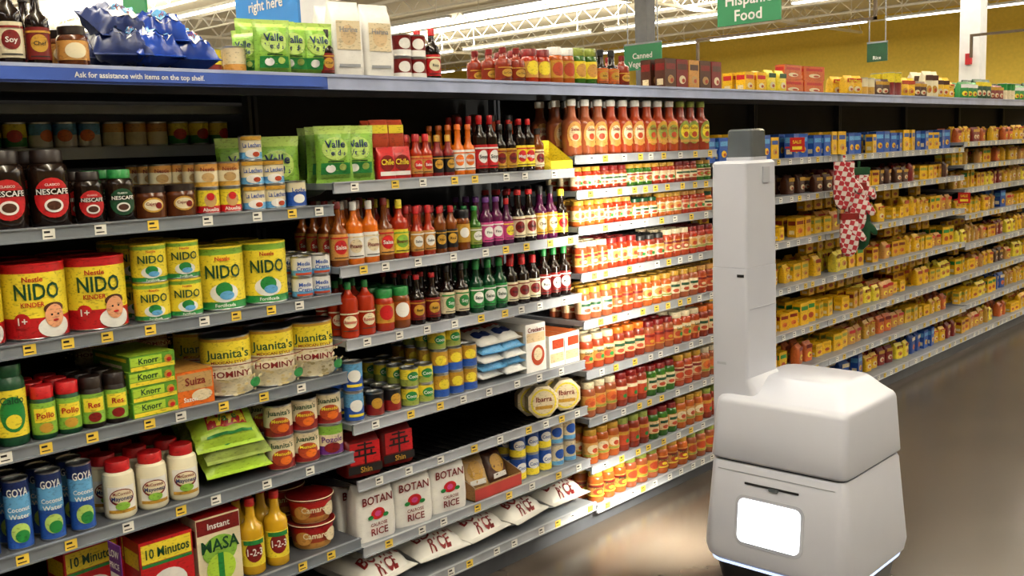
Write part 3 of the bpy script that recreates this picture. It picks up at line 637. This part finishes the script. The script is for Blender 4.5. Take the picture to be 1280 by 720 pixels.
# ================================================================== SECTIONS 4+ : yellow packets
def pk(w, h, m, c1, c2, d=.06, soft=True, tx=None):
    D = [('r', -w*.40, w*.40, h*.66, h*.85, c1), ('e', 0, h*.33, w*.28, h*.14, c2), ('e', w*.08, h*.3, w*.14, h*.07, 'lab3')]
    if tx: D.append(('t', tx, 0, h*.75, h*.13, 'lemon', w*.7))
    return block_bag(w, h, d, m, D=D, seed=int(w*1000)) if soft else carton(w, h, d, m, D=D, top=m)
yel = [pk(.09, .13, 'ydk', 'red', 'lab5', tx='Maggi'), pk(.1, .12, 'ydk2', 'dred', 'orange2', soft=False), pk(.09, .14, 'yellow', 'lab3', 'lab1'), pk(.1, .13, 'lemon', 'dred', 'lab1', tx='Sopa'), pk(.1, .11, 'ydk', 'lab4', 'gold', soft=False), pk(.1, .09, 'yellow', 'ydk2', 'lab3', soft=False),
       pk(.085, .15, 'gold', 'lab3', 'lab5', tx='Rice'), pk(.1, .14, 'ydk', 'green', 'lab3', soft=False), pk(.1, .12, 'lab1', 'red', 'lemon')]
oth = [pk(.09, .13, 'dred', 'gold', 'lab5'), pk(.1, .14, 'blue', 'lab5', 'orange'), pk(.09, .13, 'orange2', 'dred', 'lemon'), pk(.09, .12, 'brown', 'gold', 'lab5')]
blu = [pk(.1, .15, 'blue', 'lblue', 'yellow', soft=False), pk(.1, .15, 'ydk', 'blue', 'tan', soft=False)]
for i in range(4, 10):
    a, b = SEC[i]
    g = Group('packaged_food_pouches')
    for li, z in enumerate(LEV[i]):
        if li == 0: ks = blu if i < 7 else [oth[2], yel[0], oth[0]]
        elif i < 7: ks = random.sample(yel, 5)
        else: ks = random.sample(yel, 4)+[random.choice(blu+oth)]
        if i < 7 and li == 6: ks = [yel[3], oth[1], blu[0], yel[0], oth[0]]
        if i < 7 and li == 5: ks = ks[:4]+[oth[2]]
        if li == 1 and i < 7: ks = [oth[3], oth[0], yel[4], yel[1]]
        fill(g, ks, a+.02, b-.02, z, .052, 0, 2 if i > 6 else 3, 1, blk=2, d=.09, rot=(-12, 12), xf=FX(z)-.03-random.random()*.05, miss=.12, gap=.004, jit=.02, scv=.16)
        gapz = (LEV[i][li-1]-z) if li else .3
        if li in (2, 3, 4, 5, 6) and gapz > .235:
            fill(g, [yel[5], yel[4]], a+.02, b-.35, z+.142, .052, 0, 1, 1, blk=3, d=.07, rot=(-10, 10), xf=FX(z)-.14, gap=.03, miss=.3, scv=.1)
    g.done()

# ================================================================== TOP SHELF
z = 2.0; X0 = -2.87
g = Group('soy_sauce_bottles')
t = sauce(.034, .24, 'soy', 'cream', 'red', 'dred', ('Soy', 'white')); t2 = sauce(.032, .22, 'soy', 'dred', 'black', 'gold')
for k in range(2):
    g.put(t2, X0-.03-k*.08, 1.03, z, -15); g.put(t, X0-.03-k*.08, 1.12, z, -15); g.put(t2, X0-.03-k*.08, 1.195, z, -15); g.put(sauce(.033, .2, 'soy', 'red', 'red', 'cream'), X0-.03-k*.08, 2.68, z, -20); g.put(t2, X0-.02-k*.08, 2.175, z, -20, sc=.75)
g.done()
g = Group('caramel_spread_jars'); t = jar(.043, .12, 'honey', 'lab1', 'dbrown', D=[('e', 0, .05, .03, .022, 'cream')]); g.put(t, X0-.03, 1.29, z, -12); g.put(t, X0-.13, 1.30, z, -12); g.done()
g = Group('blue_pasta_bags')
P('bluebag', '1A3C96', .2, 0, .2)
for i, (dy, dz, dx, rz, tl) in enumerate(((0, .045, 0, -16, 62), (.12, .045, .01, 6, 66), (.23, .04, 0, -8, 70), (.03, .10, -.03, 8, 58), (.14, .095, -.02, -14, 62), (.24, .075, -.04, 10, 76), (.06, .05, -.17, 0, 70), (.2, .05, -.17, 0, 70))):
    t = bag(.17, .16, .10, 'bluebag' if i % 3 else 'dblue', seed=i+90, wr_=1.5, D=[('e', .01, .07, .05, .034, 'white'), ('e', .01, .07, .038, .024, 'lblue'), ('t', 'Frijol', .01, .07, .018, 'dred', .06)])
    g.put(t, X0+dx, 1.43+dy, z+dz, rz, mat=tilt(tl))
g.done()
g = Group('canned_soup_cans'); fill(g, [can(.037, .09, [(.4, 'dred'), (1, 'lemon')]), can(.037, .1, [(.4, 'lab1'), (1, 'lab5')])], 1.74, 1.92, z, .038, .09, 3, 1, xf=X0-.08, blk=1); g.done()
g = Group('green_snack_bags')
for i, y in enumerate((1.965, 2.055, 2.145)): g.put(gb[i % 3], X0-.04-(i % 2)*.02, y, z, -18+i*3, sc=.93); g.put(gb[(i+1) % 3], X0-.14, y, z, -10)
g.put(gb[3], X0-.12, 1.92, z, -60, sc=.8)
g.done()
g = Group('flour_bags')
t = lambda s: block_bag(.12, .27, .08, 'white', seed=s, D=[('r', -.045, .045, .10, .2, 'lab5'), ('e', 0, .15, .03, .035, 'lab2'), ('t', 'Harina', 0, .17, .018, 'grey', .08), ('r', -.04, .04, .04, .05, 'grey')])
g.put(t(1), X0-.05, 2.275, z, -14); g.put(t(4), X0-.05, 2.415, z, -10); g.put(t(5), X0-.16, 2.3, z, -10); g.done()
g = Group('tomato_paste_cans'); t = can(.035, .085, [(.3, 'white'), (1, 'dred')], D=[('e', 0, .05, .024, .02, 'white')]); fill(g, [t], 2.50, 2.645, z, .0355, .085, 2, 2, xf=X0); g.done()
g = Group('tomato_sauce_bottles')
fill(g, [sauce(.036, .15, 'ketchup', 'ketchup', 'dred', 'gold'), jar(.038, .15, 'salsa', 'lab1', 'dred', D=[('e', 0, .07, .03, .03, 'lemon')]), jar(.038, .165, 'salsab', 'gold', 'white', D=[('e', 0, .07, .03, .03, 'lab3')]), jar(.036, .17, 'sauce_g', 'lemon', 'lab4', D=[('e', 0, .07, .03, .03, 'lab1')]), sauce(.036, .17, 'soy', 'orange2', 'black', 'gold')], 3.05, 3.95, z, .039, 0, 3, 1, blk=2, xf=X0)
g.done()
g = Group('cereal_boxes'); fill(g, [pk(.1, .15, 'brown', 'dred', 'tan', soft=False), pk(.1, .15, 'dred', 'brown', 'cream', soft=False), pk(.1, .15, 'lab1', 'brown', 'tan', soft=False)], 4.22, 4.76, z, .052, 0, 2, 1, blk=1, xf=X0, d=.08, rot=(-3, 3)); g.done()
g = Group('cracker_boxes'); fill(g, [pk(.1, .11, 'yellow', 'red', 'cream', soft=False), pk(.1, .13, 'lemon', 'dgreen', 'cream')], 5.0, 5.5, z, .052, 0, 2, 1, blk=2, xf=X0, d=.08, rot=(-6, 6))
fill(g, [pk(.24, .085, 'orange2', 'red', 'cream', soft=False)], 5.5, 6.05, z, .122, .085, 1, 2, xf=X0, d=.15, rot=(-4, 4)); g.done()
g = Group('assorted_pantry_goods')
fill(g, [yel[0], can(.04, .12, [(.5, 'gold'), (1, 'cream')]), oth[3], can(.04, .17, [(.6, 'dred'), (1, 'lemon')]), yel[2], oth[3], pk(.1, .2, 'cream', 'brown', 'gold'), pk(.1, .16, 'yellow', 'brown', 'lab5')], 6.3, 8.2, z, .052, 0, 2, 1, blk=2, xf=X0, d=.09)
fill(g, [pk(.1, .14, 'green', 'white', 'lemon'), pk(.1, .17, 'dgreen', 'lemon', 'cream'), oth[0], can(.04, .15, [(.6, 'lab5'), (1, 'green')])], 8.4, 11.8, z, .052, 0, 2, 1, blk=3, xf=X0, d=.09)
g.done()

# ================================================================== clip strip with oven mitts, signs
m = bpy.data.materials.new('gingham'); m.use_nodes = True; nt = m.node_tree; b = nt.nodes['Principled BSDF']; b.inputs['Roughness'].default_value = .9
tc = nt.nodes.new('ShaderNodeTexCoord'); mp_ = nt.nodes.new('ShaderNodeMapping'); mp_.inputs['Rotation'].default_value = (.35, 0, .7); mp_.inputs['Location'].default_value = (.013, .007, .011)
ck = nt.nodes.new('ShaderNodeTexChecker'); ck.inputs['Scale'].default_value = 36
ck.inputs['Color1'].default_value = (.36, .02, .03, 1); ck.inputs['Color2'].default_value = (.62, .55, .52, 1)
nt.links.new(tc.outputs['Object'], mp_.inputs['Vector']); nt.links.new(mp_.outputs['Vector'], ck.inputs['Vector']); nt.links.new(ck.outputs['Color'], b.inputs['Base Color']); _m['gingham'] = m
def mitt(mat, cuff):
    t = T(); out = [(-.05, 0), (.05, 0), (.055, .06), (.058, .09), (.085, .115), (.105, .15), (.1, .17), (.082, .172), (.058, .145), (.058, .19), (.045, .235), (.015, .262), (-.02, .26), (-.045, .235), (-.056, .19), (-.056, .08)]
    cx, cy = 0, .12
    lay = [(-.02, .82), (-.014, .95), (0, 1), (.014, .95), (.02, .82)]; n = len(out)
    vs = [(x, cx+(u-cx)*s, cy+(v-cy)*s) for x, s in lay for u, v in out]
    fs = [(k*n+i, k*n+(i+1) % n, (k+1)*n+(i+1) % n, (k+1)*n+i) for k in range(4) for i in range(n)]+[tuple(range(n))[::-1], tuple(4*n+i for i in range(n))]
    t.add([(x, u, -v) for x, u, v in vs], fs, mat)
    t.box(-.022, .022, -.054, .054, -.035, .004, cuff); t.box(-.004, .004, -.006, .006, 0, .04, cuff); return t
root = bpy.data.objects.new('clip_strip_display', None); scene.collection.objects.link(root)
g = Group('strip'); g.put(T().box(-2.765, -2.762, 5.90, 5.94, 1.2, 1.63, 'gsteel').box(-2.81, -2.762, 5.90, 5.94, 1.625, 1.63, 'gsteel')); g.done(root, smooth=False)
g = Group('oven_mitts')
for i, (zz, dy, dx, mt, cf, rz, sc) in enumerate(((1.58, -.07, 0, 'gingham', 'gingham', -62, 1.1), (1.54, .07, .03, 'gingham', 'dgreen', -35, 1.15), (1.45, -.02, .05, 'gingham', 'dred', -55, 1.15), (1.30, .04, .06, 'dgreen', 'brown', -45, 1.0), (1.27, -.08, .04, 'gingham', 'dred', -50, 1.0))):
    g.put(mitt(mt, cf), -2.70+dx, 5.92+dy, zz, rz, sc=sc)
g.done(root)
for (y, zz) in ((5.3, 1.66), (8.0, 1.2)):
    g = Group('shelf_sale_sign'); t = T(); t.box(-2.77, -2.68, y, y+.003, zz, zz+.08, 'red')
    t.decals(lambda u, v, o: (-2.725+u, y-o, v), [('r', -.03, .03, zz+.012, zz+.03, 'lemon'), ('t', 'SALE', 0, zz+.055, .018, 'lemon', .07)], cell=1)
    t.box(-2.80, -2.77, y, y+.003, zz+.02, zz+.03, 'red'); g.put(t); g.done(smooth=False)

# ================================================================== ROBOT
P('robot', 'B4B7C3', .32, 0, .008); P('robot2', 'A0A3AE', .42, 0, .01); P('rdark', '1B1C1F', .35); P('rglass', '4A5056', .15)
emis('panel_glow', (.93, .96, 1), 1.5); emis('led_blue', (.6, .72, 1), 1.2); emis('led_white', (1, .98, .93), 6)
RX, RY = -1.746, 3.467
rob = bpy.data.objects.new('shelf_scanning_robot', None); scene.collection.objects.link(rob); rob.location = (RX, RY, 0)
def rr(w, d, r, n=7):
    p = []
    for (sx, sy, a0) in ((1, 1, 0), (-1, 1, pi/2), (-1, -1, pi), (1, -1, 1.5*pi)):
        for i in range(n+1):
            a = a0+pi/2*i/n; p.append((sx*(w/2-r)+r*math.cos(a), sy*(d/2-r)+r*math.sin(a)))
    return p
def loft(name, secs, mat, ang=30):
    g = Group(name); t = T(); vs = []; n = None
    for (z, w, d, r, cx, cy) in secs:
        q = rr(w, d, r); n = len(q); vs += [(x+cx, y+cy, z) for x, y in q]
    K = len(secs)
    fs = [(k*n+i, k*n+(i+1) % n, (k+1)*n+(i+1) % n, (k+1)*n+i) for k in range(K-1) for i in range(n)]
    fs += [tuple(range(n))[::-1], tuple((K-1)*n+i for i in range(n))]
    t.add(vs, fs, mat); g.put(t); return g.done(rob, ang=ang)
loft('lower_body', [(.135, .57, .52, .075, 0, 0), (.15, .60, .545, .075, 0, 0), (.19, .61, .555, .065, 0, 0), (.35, .578, .52, .048, 0, 0), (.512, .548, .49, .036, 0, 0), (.525, .535, .478, .033, 0, 0)], 'robot')
loft('seam', [(.5, .525, .465, .033, 0, 0), (.54, .525, .465, .033, 0, 0)], 'rdark')
loft('hood', [(.531, .535, .478, .034, 0, 0), (.538, .552, .494, .036, 0, 0), (.542, .555, .497, .036, 0, 0), (.64, .543, .482, .036, 0, .002), (.745, .528, .465, .036, 0, .005), (.757, .522, .459, .036, 0, .006), (.767, .508, .445, .036, 0, .009), (.773, .490, .427, .038, 0, .013), (.795, .43, .36, .045, 0, .036), (.815, .385, .30, .05, 0, .058), (.826, .355, .26, .05, 0, .07), (.83, .33, .235, .05, 0, .075)], 'robot', ang=60)
loft('base_light_ring', [(.126, .575, .525, .075, 0, 0), (.136, .58, .528, .075, 0, 0)], 'led_blue')
loft('skirt', [(.04, .52, .47, .07, 0, 0), (.126, .55, .5, .07, 0, 0)], 'rdark')
tx0, tx1, ty0, ty1 = -2.035-RX, -1.885-RX, 3.275-RY, 3.50-RY
tcx, tcy = (tx0+tx1)/2, (ty0+ty1)/2; tw, td = tx1-tx0, ty1-ty0
loft('tower', [(.50, tw+.004, td+.004, .014, tcx, tcy), (1.255, tw+.002, td+.002, .012, tcx, tcy), (1.2555, tw-.003, td-.003, .012, tcx, tcy), (1.259, tw-.003, td-.003, .012, tcx, tcy), (1.2595, tw, td, .012, tcx, tcy), (1.645, tw-.004, td-.004, .012, tcx, tcy), (1.655, tw-.02, td-.02, .01, tcx, tcy)], 'robot')
loft('tower_collar', [(.72, tw+.04, td+.04, .025, tcx+.022, tcy+.019), (.795, tw+.028, td+.03, .025, tcx+.015, tcy+.014), (.84, tw+.004, td+.004, .016, tcx+.002, tcy+.002)], 'robot', ang=60)
loft('sensor_base', [(1.655, .12, .12, .02, tcx, tcy+.02), (1.668, .12, .12, .02, tcx, tcy+.02)], 'robot2')
loft('sensor_head', [(1.668, .108, .108, .01, tcx, tcy+.02), (1.765, .104, .104, .01, tcx, tcy+.02), (1.772, .09, .09, .01, tcx, tcy+.02)], 'rglass')
g = Group('tower_details'); t = T()
t.box(tx1-.01, tx1+.002, ty0+.12, ty0+.17, 1.57, 1.63, 'robot2')
t.box(tx1-.01, tx1+.003, ty0+.02, ty1-.02, 1.10, 1.103, 'robot2')
t.box(tx0-.006, tx0+.004, ty0+.05, ty1-.05, .62, 1.62, 'rdark'); t.box(tx0-.009, tx0-.006, ty0+.08, ty1-.08, .64, 1.6, 'led_white')
for zz in (.75, 1.05, 1.35): t.box(tx0-.012, tx0-.004, ty1-.045, ty1-.015, zz, zz+.04, 'rglass')
t.box(tx0+.02, tx0+.06, ty0-.002, ty0+.01, .885, .895, 'robot2'); t.box(tx1-.04, tx1-.012, ty0-.003, ty0+.01, 1.225, 1.235, 'rdark')
g.put(t); g.done(rob, smooth=False)
def frontpart(name, u0, u1, z0, z1, r, mat, th, lift=0):
    q = rr(u1-u0, z1-z0, r); cu, cz = (u0+u1)/2, (z0+z1)/2
    def fy(z): return -(.2775-(z-.19)*.109) if z < .35 else -(.26-(z-.35)*.091)
    t = T(); n = len(q)
    vs = [(cu+a, fy(cz+b)-lift, cz+b) for a, b in q]+[(cu+a, fy(cz+b)+th, cz+b) for a, b in q]
    t.add(vs, [tuple(range(n)), tuple(range(n, 2*n))[::-1]]+[(i, i+n, (i+1) % n+n, (i+1) % n) for i in range(n)], mat)
    g = Group(name); g.put(t); return g.done(rob, smooth=False)
frontpart('screen_bezel', -.155, .125, .219, .411, .036, 'robot2', .01, .0015)
frontpart('front_light_panel', -.142, .112, .232, .398, .026, 'panel_glow', .01, .004)
frontpart('sensor_slot', -.12, .10, .452, .46, .003, 'rdark', .01, .002)
frontpart('slot_camera', -.02, .02, .443, .456, .006, 'rglass', .01, .004)
frontpart('upper_panel_line', -.235, .235, .492, .4945, .001, 'grey', .01, .001)
g = Group('wheels'); w = T(); w.lathe([(.05, 0), (.06, .005), (.06, .035), (.05, .04)], ['rdark'], 20)
w.v = [tuple(Matrix.Rotation(pi/2, 3, 'Y')@Vector(p)) for p in w.v]
for x in (-.2, .16):
    for y in (-.15, .15): g.put(w, x, y, .06)
g.done(rob)
def scan(y, z, L, e, tgt, spread=110):
    ld = bpy.data.lights.new('scanner_lamp', 'AREA'); ld.shape = 'RECTANGLE'; ld.size = .06; ld.size_y = L; ld.energy = e; ld.color = (1, .93, .76); ld.spread = math.radians(spread)
    lo = bpy.data.objects.new('scanner_lamp', ld); lo.location = (tx0+RX-.015, y, z); scene.collection.objects.link(lo)
    d = Vector(tgt)-lo.location; lo.rotation_euler = d.to_track_quat('-Z', 'Y').to_euler()
scan(3.39, 1.12, .95, 17, (-2.83, 3.62, 1.08), 78)
scan(3.39, .60, .3, 26, (-2.42, 3.50, 0.0), 70)

# ================================================================== world, camera
w = bpy.data.worlds.new('World'); scene.world = w; w.use_nodes = True
w.node_tree.nodes['Background'].inputs[0].default_value = (.9, .85, .75, 1); w.node_tree.nodes['Background'].inputs[1].default_value = .3
cam = bpy.data.cameras.new('camera'); co = bpy.data.objects.new('camera', cam); scene.collection.objects.link(co); scene.camera = co
cam.lens = 35.16; cam.sensor_width = 36; cam.clip_start = .05; cam.clip_end = 200
th, p, ro = math.radians(43.27), math.atan(.136), .038
fh = Vector((-math.sin(th), math.cos(th), 0)); rl = Vector((math.cos(th), math.sin(th), 0)); up0 = Vector((0, 0, 1))
fw = fh*math.cos(p)-up0*math.sin(p); ul = up0*math.cos(p)+fh*math.sin(p)
right = rl*math.cos(ro)-ul*math.sin(ro); upv = ul*math.cos(ro)+rl*math.sin(ro)
mm = Matrix((right, upv, -fw)).transposed().to_4x4(); mm.translation = (0, 0, 1.72); co.matrix_world = mm
